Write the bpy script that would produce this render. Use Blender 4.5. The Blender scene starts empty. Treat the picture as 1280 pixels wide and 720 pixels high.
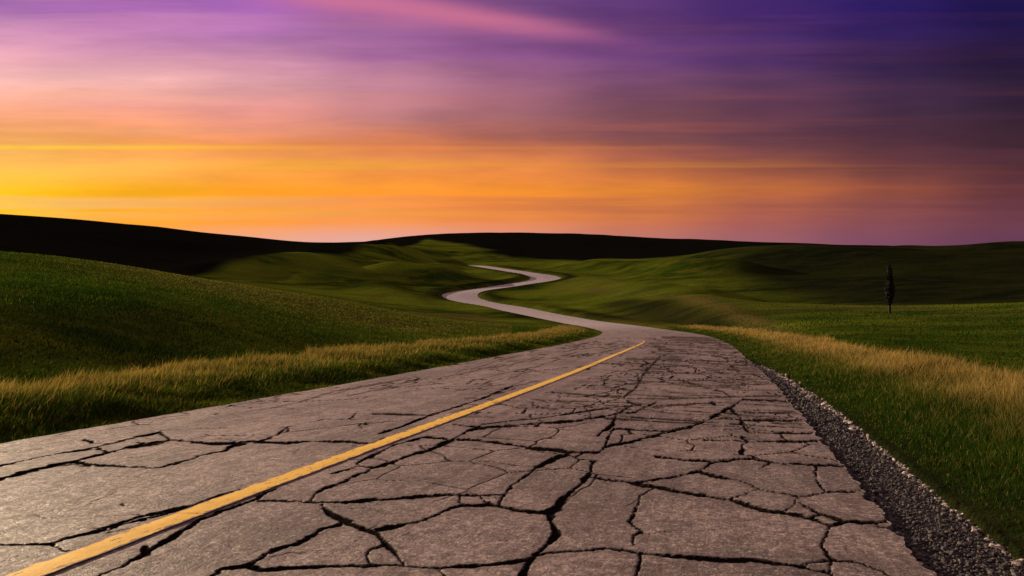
import bpy, math, random
import numpy as np
from mathutils import Vector

rng = np.random.default_rng(11)
random.seed(11)
scene = bpy.context.scene
COL = scene.collection
F = 995.0                       # focal length in photograph pixels (28 mm lens)
SUN_AZ, SUN_EL = math.radians(-50), math.radians(12.0)

# ------------------------------------------------------------------ helpers
def smooth(a, b, x):
    t = np.clip((x - a) / (b - a), 0, 1)
    return t * t * (3 - 2 * t)

_lat = rng.random((256, 256))
def vnoise(x, y):
    xi = np.floor(x).astype(np.int64); yi = np.floor(y).astype(np.int64)
    fx = x - xi; fy = y - yi
    fx = fx * fx * (3 - 2 * fx); fy = fy * fy * (3 - 2 * fy)
    a = _lat[xi % 256, yi % 256]; b = _lat[(xi + 1) % 256, yi % 256]
    c = _lat[xi % 256, (yi + 1) % 256]; d = _lat[(xi + 1) % 256, (yi + 1) % 256]
    return (a * (1 - fx) + b * fx) * (1 - fy) + (c * (1 - fx) + d * fx) * fy

def fbm(x, y, n=3):
    s = 0; a = 1; t = 0
    for k in range(n):
        s = s + a * vnoise(x * 2 ** k + 17.3 * k, y * 2 ** k + 9.1 * k); t += a; a *= .5
    return s / t

def tag(o, label=None, cat=None, group=None, kind=None):
    if label: o['label'] = label
    if cat: o['category'] = cat
    if group: o['group'] = group
    if kind: o['kind'] = kind
    return o

def mesh_from(name, verts, faces_flat, sizes, mat, parent=None, smooth_shade=True):
    """one mesh object out of flat arrays"""
    me = bpy.data.meshes.new(name)
    verts = np.ascontiguousarray(verts, dtype=np.float32)
    faces_flat = np.ascontiguousarray(faces_flat, dtype=np.int32)
    sizes = np.ascontiguousarray(sizes, dtype=np.int32)
    me.vertices.add(len(verts)); me.vertices.foreach_set('co', verts.ravel())
    me.loops.add(len(faces_flat)); me.loops.foreach_set('vertex_index', faces_flat)
    me.polygons.add(len(sizes))
    starts = np.concatenate([[0], np.cumsum(sizes)[:-1]]).astype(np.int32)
    me.polygons.foreach_set('loop_start', starts)
    me.polygons.foreach_set('loop_total', sizes)
    me.polygons.foreach_set('use_smooth', np.full(len(sizes), smooth_shade, dtype=bool))
    me.update(calc_edges=True)
    me.materials.append(mat)
    o = bpy.data.objects.new(name, me); COL.objects.link(o)
    if parent: o.parent = parent
    return o

def attr(o, name, values, typ='FLOAT'):
    a = o.data.attributes.new(name, typ, 'POINT')
    if typ == 'FLOAT':
        a.data.foreach_set('value', np.ascontiguousarray(values, dtype=np.float32))
    else:
        a.data.foreach_set('vector', np.ascontiguousarray(values, dtype=np.float32).ravel())

def grid_faces(nr, nc, off=0):
    i = np.arange(nr - 1)[:, None] * nc + np.arange(nc - 1)[None, :] + off
    return np.stack([i, i + 1, i + nc + 1, i + nc], -1).reshape(-1, 4)

# ------------------------------------------------------------------ the line of the road (X, Y, Z), eye level is Z = 0
def plane_z(Y): return -1.1 - .0382 * Y
RP = [(-8.2,-20), (-2.08,3.4), (-1.57,5.42), (-.37,9.94), (.56,13.5), (2.95,23.3), (6.3,37.7), (10.2,60)]
RP = [(x, y, plane_z(y)) for x, y in RP] + [
      (11.7,78,-4.05), (11.4,95,-4.45)]
for px_, py_, Y_ in ((712.5,400,116), (660,390,136), (628,383,150), (600,378.3,158), (582,374,165), (574.5,370,171), (576,366.7,176), (588,363.3,181),
                     (611,360,186), (630,357.3,190.5), (651,354,196), (669,351,202), (681,347.3,209), (675,344,217), (658,341.4,227), (636,338,244), (614,334.8,266),
                     (590,331.7,295), (574,332.2,322), (552,333.2,352), (520,334,400)):
    RP.append(((px_ - 640) / F * Y_, Y_, (360 - py_) / F * Y_))
RP = np.array(RP)
def hermite(yq, k):
    y = RP[:, 1]; v = RP[:, k]
    m = np.empty_like(v); d = np.diff(v) / np.diff(y)
    h = np.diff(y)
    m[1:-1] = (d[:-1] * h[1:] + d[1:] * h[:-1]) / (h[1:] + h[:-1]); m[0] = d[0]; m[-1] = d[-1]
    i = np.clip(np.searchsorted(y, yq) - 1, 0, len(y) - 2)
    t = (yq - y[i]) / h[i]
    return ((2*t**3-3*t**2+1)*v[i] + (t**3-2*t**2+t)*h[i]*m[i] + (-2*t**3+3*t**2)*v[i+1] + (t**3-t**2)*h[i]*m[i+1])
YS = np.arange(-20, 400, .25)
XC = hermite(YS, 0); ZC = hermite(YS, 2)
ker = np.hanning(21); ker /= ker.sum()
BL = smooth(60, 110, YS)
XC = ((1 - BL) * XC + BL * np.convolve(np.pad(XC, 10, 'edge'), ker, 'valid'))
ZC = ((1 - BL) * ZC + BL * np.convolve(np.pad(ZC, 10, 'edge'), ker, 'valid'))
HD = np.gradient(XC, YS)
SS = np.concatenate([[0], np.cumsum(np.hypot(np.diff(XC), np.diff(YS)))])
def road_at(y):
    return np.interp(y, YS, XC), np.interp(y, YS, ZC), np.interp(y, YS, HD)
LW, RW = 3.4, 3.82              # asphalt left and right of the yellow line

# ------------------------------------------------------------------ terrain: control points (pixel x, pixel y, metres of depth)
CP = []
def c(*pts): CP.extend(pts)
# near left hill: crest, hollow behind it, gentle brow, steep foot
c((-300,296,50), (0,313,58), (75,320,62), (150,330,67), (300,352,78), (420,370,90), (520,389,105))
c((-300,318,78), (0,329,92), (150,343,103), (300,358,112), (420,372,122), (520,381,140))
c((-300,325,120), (0,325,130), (150,342,135), (240,350,140), (330,353,140))
c((-300,340,30), (0,338,36), (150,350,40), (300,368,47), (420,384,56), (520,398,68), (600,404,82))
c((-300,362,20), (0,374,20.5), (150,378,23.5), (300,390,29), (420,405,36), (520,412,48))
c((-300,505,10), (0,486,13.2), (200,468,16.2), (400,446,21.5), (560,430,31), (640,420,42))
# middle green hill with its folds
c((250,341,180), (300,326,200), (350,318.5,220), (400,312,250), (440,305.5,290), (480,301,330), (520,297,380))
c((330,346,176), (430,349,186), (500,357,187), (545,369,169))
c((430,329,232), (470,338,214), (500,335,232), (540,344,213), (590,349,204))
c((450,317,295), (500,321,290), (540,331,285), (570,333,272), (540,322,345), (600,319,420), (560,313,450))
# dark hill at the left
c((-900,240,300), (-500,240,320), (-250,246,330), (0,266.5,330), (100,274.5,338), (200,283.5,350), (300,294.5,365), (380,302.5,385), (425,307.5,400))
c((-500,270,190), (0,312,205), (100,322,210), (200,334,205), (270,330,235), (340,318,270))
c((-300,275,430), (0,285,440), (200,297,460), (330,305,480))
# dark ridge across the middle
c((400,307,620), (440,304,680), (500,296,700), (560,291.5,700), (640,290,700), (720,292,700), (800,296,700), (900,300,700), (1000,303.5,700), (1100,307,700), (1200,309,700), (1300,309,700), (1600,309,700))
c((0,305,900), (400,318,950), (640,312,1000), (900,318,1000), (1200,322,1000), (1600,322,1000))
c((480,306,480), (640,309,500), (760,312,510), (900,316,510), (1100,319,500))
c((660,324,410), (760,326,420), (900,325,430), (1050,320,430), (1250,318,430))
# right hill: crest, hollow behind it, face
c((700,329,300), (800,325,285), (900,320,272), (1000,314,262), (1100,309.5,256), (1280,307,250), (1600,296,240))
c((800,329,345), (1000,320,335), (1200,314,330), (1500,306,320))
c((760,347,219), (880,349,200), (1000,348,188), (1150,347,176), (1300,346,168))
# field before it: its brow, the hollow behind, the field itself
c((740,360,182), (800,364.5,160), (900,369,128), (1000,375.5,102), (1100,376,92), (1280,373,82), (1600,370,74))
c((800,364.5,176), (900,369.5,150), (1000,379,132), (1100,381,122), (1280,380,112))
c((800,383,120), (870,394,88), (930,392,85), (1000,402,64), (1100,412,52), (1280,424,43), (1600,440,36))
c((900,412,58), (960,423,42), (1060,449,27), (1150,476,20), (1280,510,15.5), (1500,560,11))
c((1000,425,32), (1150,455,17.5), (1280,497,11.3))
# far plain
for px in (-900, -300, 0, 320, 640, 960, 1280, 1600, 2200): c((px, 345, 3000), (px, 352, 7000))
P = np.array(CP, float)
cx = (P[:, 0] - 640) / F * P[:, 2]; cy = P[:, 2]; cz = (360 - P[:, 1]) / F * P[:, 2]
extra = []
for y in list(np.arange(2, 30, 4)) + list(np.arange(30, 390, 9)):    # the road lies on the land
    x, z, h = road_at(y)
    for t in (-4.5, 4.5): extra.append((x + t, y - t * h, z))
for th in np.radians(np.arange(-180, 180, 20)):                       # land round and behind the camera
    for r in (1, 3, 8):
        extra.append((r * math.sin(th), r * math.cos(th), plane_z(r * math.cos(th))))
    if abs(th) > math.radians(65):
        for r, hgt in ((25, 0), (70, 2), (200, 6), (700, 10), (3000, 0)):
            up = 0
            extra.append((r * math.sin(th), r * math.cos(th), -1 + hgt * .5 + up * r / 120 - .02 * r * math.cos(th) * (r < 100)))
for az_ in (-50, -55, -61, -68, -76):                                       # unseen rise added at the left, meant to shade the near slope
    for r, zz in ((30, .3), (75, 7.9), (110, 8.6), (180, 8), (260, 18)):
        a_ = math.radians(az_); extra.append((r * math.sin(a_), r * math.cos(a_), zz))
extra = np.array(extra)
cx = np.concatenate([cx, extra[:, 0]]); cy = np.concatenate([cy, extra[:, 1]]); cz = np.concatenate([cz, extra[:, 2]])
KA, CC = 3.0, .10
def coords(x, y):
    r = np.hypot(x, y); 
    return np.stack([KA * x / r, KA * y / r, np.log(r)], -1), r
Q, cr = coords(cx, cy)
D = np.sqrt(((Q[:, None] - Q[None]) ** 2).sum(-1) + CC * CC)
n = len(Q)
A = np.zeros((n + 1, n + 1)); A[:n, :n] = -D + np.eye(n) * .012; A[:n, n] = 1; A[n, :n] = 1
W = np.linalg.solve(A, np.concatenate([cz / cr, [0]]))
def nat_el(x, y):
    q, r = coords(x, y)
    out = np.empty(len(q))
    for i in range(0, len(q), 20000):
        s = q[i:i + 20000]
        d2 = (s ** 2).sum(1)[:, None] + (Q ** 2).sum(1)[None] - 2 * s @ Q.T
        out[i:i + 20000] = -np.sqrt(np.maximum(d2, 0) + CC * CC) @ W[:n] + W[n]
    return out * r

TH = np.radians(np.concatenate([np.arange(-180, -62, 2.), np.arange(-62, 62, .2), np.arange(62, 180, 2.)]))
RR = .5 * 1.0145 ** np.arange(0, 665)
TG, RG = np.meshgrid(TH, RR)
GX = (RG * np.sin(TG)); GY = (RG * np.cos(TG))
GZ = nat_el(GX.ravel(), GY.ravel()).reshape(GX.shape)
# gentle unevenness of the land, growing with distance
amp = smooth(12, 60, RG)
GZ = GZ + amp * (.22 * (fbm(GX / 9 + 50, GY / 14 + 50, 2) - .5) + np.clip(RG / 220, 0, 2) * 4.6 * (1 - .8 * smooth(330, 400, RG)) * (1 - .8 * smooth(-55, -75, GX) * smooth(120, 150, GY)) * smooth(4, 34, np.abs(GX - road_at(GY)[0])) * (fbm(GX / 42 + 90, GY / 42 + 20, 2) - .5))
def ridge_line(pts, h, wdt):
    """a low rounded ridge along a line of (pixel, depth) points"""
    q = np.array([((p_ - 640) / F * Y_, Y_) for p_, Y_ in pts]); best_ = np.full(GX.shape, 1e9)
    for a_, b_ in zip(q[:-1], q[1:]):
        d_ = b_ - a_; t_ = np.clip(((GX - a_[0]) * d_[0] + (GY - a_[1]) * d_[1]) / (d_ ** 2).sum(), 0, 1)
        best_ = np.minimum(best_, np.hypot(GX - a_[0] - t_ * d_[0], GY - a_[1] - t_ * d_[1]))
    return h * np.exp(-(best_ / wdt) ** 2)
folds = (ridge_line([(255,182), (340,203), (420,226), (500,242), (560,254)], 2.4, 9) + ridge_line([(462,288), (490,296), (535,307)], 2.8, 9)
         + ridge_line([(500,207), (548,205)], 3.2, 9) + ridge_line([(400,180), (470,174), (540,160)], 2.0, 7)
         + ridge_line([(730,262), (800,238), (920,212)], 3.4, 9) + ridge_line([(715,196), (790,172), (880,148)], 2.2, 8)
         + ridge_line([(960,300), (1040,232), (1150,200)], .9, 14) + ridge_line([(862,124), (905,84), (965,50)], .75, 5.5)
         - ridge_line([(800,112), (870,92), (930,70)], .7, 7))
GZ = GZ + folds * smooth(4, 22, np.abs(GX - road_at(GY)[0]))
# bed of the road
xr, zr, hr = road_at(GY)
tt = (GX - xr) / np.sqrt(1 + hr * hr)
edge = np.where(tt < 0, LW, RW)
dd = np.abs(tt) - edge
inside = (GY > -20) & (GY < 395)
bank = .10 * smooth(.5, 1.6, dd) + .5 * smooth(70, 130, GY) * smooth(.2, 1.8, dd)
wd = np.clip(GY / 40, 0, 1)
w = (1 - smooth(.9 + wd, 4 + 5 * wd, dd)) * inside
gw = .62 * (1 - smooth(18, 26, GY)) * (tt > 0)
GZ = GZ * (1 - w) + w * (zr - .018 * edge - .05 - .09 * (dd < gw - .05) + bank)
GZ = np.where(inside & (dd < -.05), zr - .30, GZ)

def ground_z(x, y):
    th = np.arctan2(x, y); r = np.hypot(x, y)
    fi = np.clip(np.interp(th, TH, np.arange(len(TH))), 0, len(TH) - 1.001)
    fj = np.clip(np.log(np.maximum(r, .51) / .5) / math.log(1.0145), 0, len(RR) - 1.001)
    i = fi.astype(int); j = fj.astype(int); a = fi - i; b = fj - j
    return (GZ[j, i] * (1 - a) * (1 - b) + GZ[j, i + 1] * a * (1 - b) + GZ[j + 1, i] * (1 - a) * b + GZ[j + 1, i + 1] * a * b)

def ground_under(px, py, y0=2.5, y1=700):
    """the nearest point of the land that the photograph shows at this pixel"""
    Y = np.geomspace(y0, y1, 6000); X = (px - 640) / F * Y
    z = ground_z(X, Y)
    k = int(np.argmax(360 - F * z / Y <= py))
    return Vector((X[k], Y[k], z[k]))

# ------------------------------------------------------------------ materials
def new_mat(name):
    m = bpy.data.materials.new(name); m.use_nodes = True
    nt = m.node_tree; nt.nodes.clear()
    out = nt.nodes.new('ShaderNodeOutputMaterial')
    return m, nt, out
class NT:
    def __init__(s, nt): s.nt = nt
    def n(s, typ, **kw):
        nd = s.nt.nodes.new(typ)
        for k, v in kw.items():
            if k.startswith('i_'):
                key = k[2:]; nd.inputs[int(key) if key.isdigit() else key.replace('_', ' ')].default_value = v
            else: setattr(nd, k, v)
        return nd
    def l(s, a, b): s.nt.links.new(a, b)
    def math(s, op, a, b=None, c=None, clamp=False):
        nd = s.nt.nodes.new('ShaderNodeMath'); nd.operation = op; nd.use_clamp = clamp
        for k, v in enumerate((a, b, c)):
            if v is None: continue
            if isinstance(v, (int, float)): nd.inputs[k].default_value = v
            else: s.l(v, nd.inputs[k])
        return nd.outputs[0]
    def mix(s, fac, a, b, mode='MIX'):
        nd = s.nt.nodes.new('ShaderNodeMix'); nd.data_type = 'RGBA'; nd.blend_type = mode
        for sock, v in ((nd.inputs[0], fac), (nd.inputs[6], a), (nd.inputs[7], b)):
            if isinstance(v, (int, float)): sock.default_value = v
            elif isinstance(v, tuple): sock.default_value = (*v, 1) if len(v) == 3 else v
            else: s.l(v, sock)
        return nd.outputs[2]
    def maprange(s, v, a, b, c=0., d=1., interp='SMOOTHSTEP'):
        nd = s.nt.nodes.new('ShaderNodeMapRange'); nd.interpolation_type = interp
        s.l(v, nd.inputs[0])
        for k, x in zip((1, 2, 3, 4), (a, b, c, d)): nd.inputs[k].default_value = x
        return nd.outputs[0]
    def noise(s, vec, scale, detail=4, rough=.55, dims='3D'):
        nd = s.nt.nodes.new('ShaderNodeTexNoise'); nd.noise_dimensions = dims
        nd.inputs['Scale'].default_value = scale; nd.inputs['Detail'].default_value = detail; nd.inputs['Roughness'].default_value = rough
        if vec is not None: s.l(vec, nd.inputs['Vector'])
        return nd.outputs[0]
    def scale(s, vec, sc):
        nd = s.nt.nodes.new('ShaderNodeVectorMath'); nd.operation = 'MULTIPLY'
        s.l(vec, nd.inputs[0]); nd.inputs[1].default_value = sc
        return nd.outputs[0]
    def attr(s, name):
        nd = s.nt.nodes.new('ShaderNodeAttribute'); nd.attribute_name = name
        return nd

def land_material():
    m, nt, out = new_mat('pasture_and_soil'); k = NT(nt)
    pos = k.n('ShaderNodeNewGeometry').outputs['Position']
    big = k.noise(k.scale(pos, (.45, 1, .3)), .045, 4)
    mid = k.noise(k.scale(pos, (.6, 1, .3)), .22, 5, .6)
    fine = k.noise(pos, 2.2, 6, .7)
    green = k.mix(k.maprange(big, .40, .62), (.026, .058, .006), (.180, .240, .018))
    green = k.mix(k.maprange(mid, .38, .68), green, (.150, .165, .016))
    green = k.mix(k.maprange(fine, .35, .75, 0, .55), green, (.012, .028, .004))
    dry_lit = k.mix(fine, (.09, .065, .022), (.19, .135, .05))
    col = k.mix(k.attr('dry_lit').outputs['Fac'], green, dry_lit)
    soil_shade = k.mix(mid, (.005, .0055, .004), (.013, .013, .009))
    col = k.mix(k.attr('soil_shade').outputs['Fac'], col, soil_shade)
    b = k.n('ShaderNodeBsdfDiffuse', i_Roughness=.6)
    k.l(col, b.inputs['Color'])
    h = k.math('ADD', k.math('MULTIPLY', mid, 1.6), k.math('MULTIPLY', fine, .35))
    bump = k.n('ShaderNodeBump', i_Strength=.55, i_Distance=.5); k.l(h, bump.inputs['Height'])
    k.l(bump.outputs[0], b.inputs['Normal'])
    k.l(b.outputs[0], out.inputs[0])
    return m

def grass_material(name):
    m, nt, out = new_mat(name); k = NT(nt)
    h = k.attr('height').outputs['Fac']; kind = k.attr('dryness_lit').outputs['Fac']; var = k.attr('tint').outputs['Fac']
    green = k.mix(var, (.014, .042, .006), (.115, .155, .020))
    straw = k.mix(var, (.30, .21, .075), (.52, .36, .14))
    f = k.math('MULTIPLY', kind, k.maprange(h, .25, .8), clamp=True)
    col = k.mix(f, green, straw)
    d = k.n('ShaderNodeBsdfDiffuse'); t = k.n('ShaderNodeBsdfTranslucent')
    k.l(col, d.inputs[0]); k.l(k.mix(1.0, col, (1.0, .95, .55), 'MULTIPLY'), t.inputs[0])
    mx = k.n('ShaderNodeMixShader', i_0=.42); k.l(d.outputs[0], mx.inputs[1]); k.l(t.outputs[0], mx.inputs[2])
    k.l(mx.outputs[0], out.inputs[0])
    return m

def asphalt_material():
    m, nt, out = new_mat('old_cracked_asphalt'); k = NT(nt)
    st = k.attr('st').outputs['Vector']
    big = k.noise(k.scale(st, (.9, .35, 0)), 1.0, 4, .6)
    streak = k.noise(k.scale(st, (7, .45, 0)), 1.0, 4, .6)
    mott = k.noise(st, 9, 5, .65)
    grain = k.noise(st, 60, 4, .8)
    vor = k.n('ShaderNodeTexVoronoi', i_Scale=85.0); k.l(st, vor.inputs['Vector'])
    col = k.mix(k.maprange(big, .42, .58), (.150, .122, .117), (.390, .298, .285))
    col = k.mix(k.maprange(streak, .45, .65, 0, .6), col, (.43, .350, .335))
    col = k.mix(k.maprange(mott, .46, .60, 0, .62), col, (.115, .088, .078))
    col = k.mix(k.maprange(grain, .48, .58, 0, .8), col, (.075, .057, .05))
    col = k.mix(k.maprange(vor.outputs['Color'], .74, .92, 0, .7), col, (.60, .48, .42))
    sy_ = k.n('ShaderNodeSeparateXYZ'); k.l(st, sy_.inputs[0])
    col = k.mix(k.maprange(sy_.outputs[1], 85, 130, 0, .8), col, (.66, .60, .61))     # paler beyond the bend: sky sheen painted into the asphalt
    patch = k.noise(st, 2.6, 6, .75); grit = k.noise(st, 24, 4, .75)
    col = k.mix(k.maprange(grit, .47, .56, 0, .6), col, (.12, .088, .078))
    col = k.mix(k.maprange(grit, .46, .38, 0, .5), col, (.50, .42, .39))
    col = k.mix(k.maprange(patch, .48, .60, 0, .62), col, (.10, .072, .064))
    halo = k.attr('halo').outputs['Fac']
    col = k.mix(k.math('MULTIPLY', halo, .55), col, (.085, .066, .06))
    cr = k.attr('crack').outputs['Fac']
    col = k.mix(k.maprange(cr, .05, .75, 0, 1, 'LINEAR'), col, (.010, .008, .008))
    b = k.n('ShaderNodeBsdfPrincipled')
    b.inputs['Specular IOR Level'].default_value = .5
    k.l(col, b.inputs['Base Color'])
    k.l(k.math('MAXIMUM', k.maprange(mott, .3, .7, .50, .74), cr), b.inputs['Roughness'])
    k.l(k.maprange(cr, .0, .3, .42, 0.), b.inputs['Specular IOR Level'])
    hh = k.math('ADD', k.math('MULTIPLY', grain, .5), k.math('ADD', k.math('MULTIPLY', mott, 1.6), k.math('MULTIPLY', streak, .8)))
    bump = k.n('ShaderNodeBump', i_Strength=.9, i_Distance=.016); k.l(hh, bump.inputs['Height'])
    k.l(bump.outputs[0], b.inputs['Normal']); k.l(b.outputs[0], out.inputs[0])
    return m

def paint_material():
    m, nt, out = new_mat('yellow_road_paint'); k = NT(nt)
    st = k.attr('st').outputs['Vector']
    wear = k.noise(k.scale(st, (30, 8, 0)), 1.0, 6, .7)
    grain = k.noise(st, 60, 3, .7)
    e = k.attr('edge').outputs['Fac']
    col = k.mix(k.maprange(grain, .3, .7), (.90, .52, .035), (.96, .64, .07))
    f = k.maprange(k.math('ADD', wear, k.math('MULTIPLY', e, .22)), .57, .65)
    f = k.math('MAXIMUM', f, k.attr('crack').outputs['Fac'])
    col = k.mix(f, col, (.15, .11, .09))
    b = k.n('ShaderNodeBsdfPrincipled', i_Roughness=.6); k.l(col, b.inputs['Base Color'])
    bump = k.n('ShaderNodeBump', i_Strength=.4, i_Distance=.004); k.l(k.math('ADD', grain, wear), bump.inputs['Height'])
    k.l(bump.outputs[0], b.inputs['Normal']); k.l(b.outputs[0], out.inputs[0])
    return m

def stone_material(name, a, bcol, rough=.8):
    m, nt, out = new_mat(name); k = NT(nt)
    tint = k.attr('tint').outputs['Fac']
    pos = k.n('ShaderNodeNewGeometry').outputs['Position']
    nz = k.noise(pos, 60, 4, .7)
    col = k.mix(tint, a, bcol)
    col = k.mix(k.maprange(nz, .4, .7, 0, .5), col, tuple(x * .45 for x in a))
    b = k.n('ShaderNodeBsdfPrincipled', i_Roughness=rough); k.l(col, b.inputs['Base Color'])
    bump = k.n('ShaderNodeBump', i_Strength=.6, i_Distance=.01); k.l(nz, bump.inputs['Height'])
    k.l(bump.outputs[0], b.inputs['Normal']); k.l(b.outputs[0], out.inputs[0])
    return m

def plain_material(name, a, bcol, scale, rough=.9):
    m, nt, out = new_mat(name); k = NT(nt)
    pos = k.n('ShaderNodeNewGeometry').outputs['Position']
    nz = k.noise(pos, scale, 4, .65)
    b = k.n('ShaderNodeBsdfPrincipled', i_Roughness=rough); k.l(k.mix(k.maprange(nz, .3, .7), a, bcol), b.inputs['Base Color'])
    bump = k.n('ShaderNodeBump', i_Strength=.6, i_Distance=.02); k.l(nz, bump.inputs['Height'])
    k.l(bump.outputs[0], b.inputs['Normal']); k.l(b.outputs[0], out.inputs[0])
    return m

M_LAND = land_material()
M_GRASS = grass_material('roadside_grass')
M_ROAD = asphalt_material()
M_PAINT = paint_material()
M_GRAVEL = stone_material('dark_gravel', (.022, .019, .020), (.12, .10, .10))
M_PALE = stone_material('pale_edge_stone', (.22, .17, .16), (.62, .53, .50))
M_BED = plain_material('gravel_bed', (.02, .017, .018), (.085, .07, .07), 70)
M_STONE = stone_material('mauve_stone', (.045, .03, .03), (.07, .05, .05))
M_DARKSTONE = stone_material('dark_stone', (.03, .025, .025), (.05, .04, .04))
M_BARK = plain_material('dark_bark', (.006, .006, .005), (.012, .010, .008), 20)
M_LEAF = plain_material('dark_leaf', (.004, .007, .003), (.009, .013, .005), 6)

# ------------------------------------------------------------------ terrain objects: one sheet, cut where one hill ends and the next begins
PXG = np.where(GY > 1, 640 + F * GX / np.maximum(GY, 1), np.where(GX < 0, -9999, 9999))
nzb = (fbm(GX / 22, GY / 22, 3) - .5)
def mid_edge(y):      # left rim of the middle hill in plan
    return np.interp(y, [150, 172, 190, 208, 240, 270, 310, 370, 420], [-72, -67.5, -65, -61, -58, -54, -50, -45, -60])
front = np.abs(TG) < 1.45
left_dark = front & (GY > 118) & (GX < mid_edge(GY)) & (RG < 520)
ridge = front & (RG >= 402 + 8 * np.sin(TG * 9)) & (RG < 1500) & ~left_dark
right_hill = front & (GX > xr + 14) & (PXG > 690) & (GY > np.interp(PXG, [690, 800, 900, 1000, 1100, 1280], [236, 168, 150, 132, 122, 112])) & (RG < 402 + 8 * np.sin(TG * 9))
left_hill = front & (GX < xr - LW - 9) & (GY > 13) & (RG < 125) & ~left_dark & (TG < 0.02)
CLS = np.zeros(GX.shape, int)
CLS[left_dark] = 1; CLS[ridge] = 2; CLS[right_hill] = 3; CLS[left_hill] = 4
mid_hill = front & (GX < xr - LW - 5) & (CLS == 0) & (GY > 138) & (RG < 402 + 8 * np.sin(TG * 9))
CLS[mid_hill] = 5
soil_shade = smooth(-3, 3, mid_edge(GY) - GX + 8 * nzb) * smooth(112, 150, GY + 20 * nzb) * front
soil_shade = np.maximum(soil_shade, smooth(405, 425, RG) * (PXG < 440) * front)
soil_shade = np.maximum(soil_shade, smooth(395, 430, RG + 60 * nzb + 420 * np.clip((PXG - 640) / 300, -1.0, 0)) * smooth(-1.6, -1.2, -np.abs(TG)))
# shade painted over the far right hill, deepening to the right
soil_shade = np.maximum(soil_shade, .9 * smooth(740, 980, PXG + 120 * nzb) * smooth(0, 25, GX - 40) * right_hill)
dry_lit = np.zeros(GX.shape)
brow = np.interp(PXG, [740, 800, 900, 1000, 1100, 1280, 1600], [172, 152, 122, 102, 92, 82, 74])
dry_lit = np.maximum(dry_lit, .6 * np.exp(-((GY - brow * .98) / (brow * .05)) ** 2) * (PXG > 780) * smooth(.35, .6, nzb + .5))
dry_lit = np.maximum(dry_lit, (.45 * smooth(-.12, .2, nzb) + .12) * (CLS == 4) * smooth(26, 52, GY) * smooth(-60, 200, PXG))  # sunlit brow of the near left hill, painted as a straw tone
dry_lit = np.maximum(dry_lit, .30 * smooth(.05, .25, nzb) * (CLS == 0) * (GX > 8) * smooth(25, 60, GY))

# dark margins beside the far bends
soil_shade = np.maximum(soil_shade, .8 * np.exp(-((dd - 2.4) / 2.3) ** 2) * smooth(80, 120, GY) * (1 - smooth(270, 310, GY)) * smooth(-.22, .05, nzb) * inside)
soil_shade = np.maximum(soil_shade, .85 * (1 - smooth(1.0, 2.6, dd + 1.2 * nzb)) * (1 - smooth(30, 60, GY)) * inside)      # bare dark earth under the thin grass at the road's edge
def plan_line(pts):
    q = []
    for px_, py_ in pts:
        v_ = ground_under(px_, py_, 20); q.append((v_.x, v_.y))
    return np.array(q)
def line_dist(q):
    best_ = np.full(GX.shape, 1e9)
    for a_, b_ in zip(q[:-1], q[1:]):
        d_ = b_ - a_; t_ = np.clip(((GX - a_[0]) * d_[0] + (GY - a_[1]) * d_[1]) / max((d_ ** 2).sum(), 1e-6), 0, 1)
        best_ = np.minimum(best_, np.hypot(GX - a_[0] - t_ * d_[0], GY - a_[1] - t_ * d_[1]))
    return best_
strip = line_dist(plan_line([(745,363), (800,366), (865,371), (905,384), (935,398), (970,416)])) / (.9 + GY * .013)
dry_lit = np.maximum(dry_lit, .75 * np.exp(-strip ** 2) * smooth(-.3, .05, nzb))
swale_shade = line_dist(plan_line([(790,376), (835,384), (880,398), (915,410)])) / (2.5 + GY * .03)
soil_shade = np.maximum(soil_shade, .78 * np.exp(-swale_shade ** 4) * (1 - np.exp(-strip ** 2)) * (dd > 3.5) * (GX > xr))  # shade of the swale right of the bend, painted dark
NV = np.stack([GX.ravel(), GY.ravel(), GZ.ravel()], -1)
nr, nc = GX.shape
Fq = grid_faces(nr, nc)
wrap = np.arange(nr - 1) * nc
Fq = np.concatenate([Fq, np.stack([wrap + nc - 1, wrap, wrap + nc, wrap + 2 * nc - 1], -1)])
Fq = Fq[:, ::-1]      # facing up
e1 = NV[Fq[:, 1]] - NV[Fq[:, 0]]; e2 = NV[Fq[:, 3]] - NV[Fq[:, 0]]
fn = np.cross(e1, e2)
if fn[:, 2].mean() < 0: Fq = Fq[:, ::-1]; fn = -fn
VN = np.zeros_like(NV)
for j in range(4): np.add.at(VN, Fq[:, j], fn)
VN /= np.maximum(np.linalg.norm(VN, axis=1, keepdims=True), 1e-9)
fcls = CLS.ravel()[Fq[:, 0]]
names = {0: ('ground', 'rolling green pasture on both sides of the winding road'),
         1: ('hill', 'black ploughed hill sloping down from the bright sunset sky'),
         2: ('hill', 'long low dark ridge on the skyline behind the winding road'),
         3: ('hill', 'broad shadowed green hillside under the darkest part of the sky'),
         4: ('hill', 'rounded grassy hill with yellow lit brow beside the yellow line road'),
         5: ('hill', 'folded green hill where the winding road climbs out of sight')}
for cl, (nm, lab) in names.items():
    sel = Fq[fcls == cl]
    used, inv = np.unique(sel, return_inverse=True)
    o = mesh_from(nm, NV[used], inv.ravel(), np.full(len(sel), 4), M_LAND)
    attr(o, 'soil_shade', soil_shade.ravel()[used]); attr(o, 'dry_lit', dry_lit.ravel()[used])
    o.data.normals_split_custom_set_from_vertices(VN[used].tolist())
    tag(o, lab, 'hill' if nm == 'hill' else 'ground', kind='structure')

# ------------------------------------------------------------------ road
def road_xyz(s_y, t):
    """s_y: depth of the centre point, t: metres to the right of the yellow line"""
    x, z, h = road_at(s_y); nn = np.sqrt(1 + h * h)
    crown = -.018 * np.abs(t)
    return x + t / nn, s_y - t * h / nn, z + crown

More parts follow.
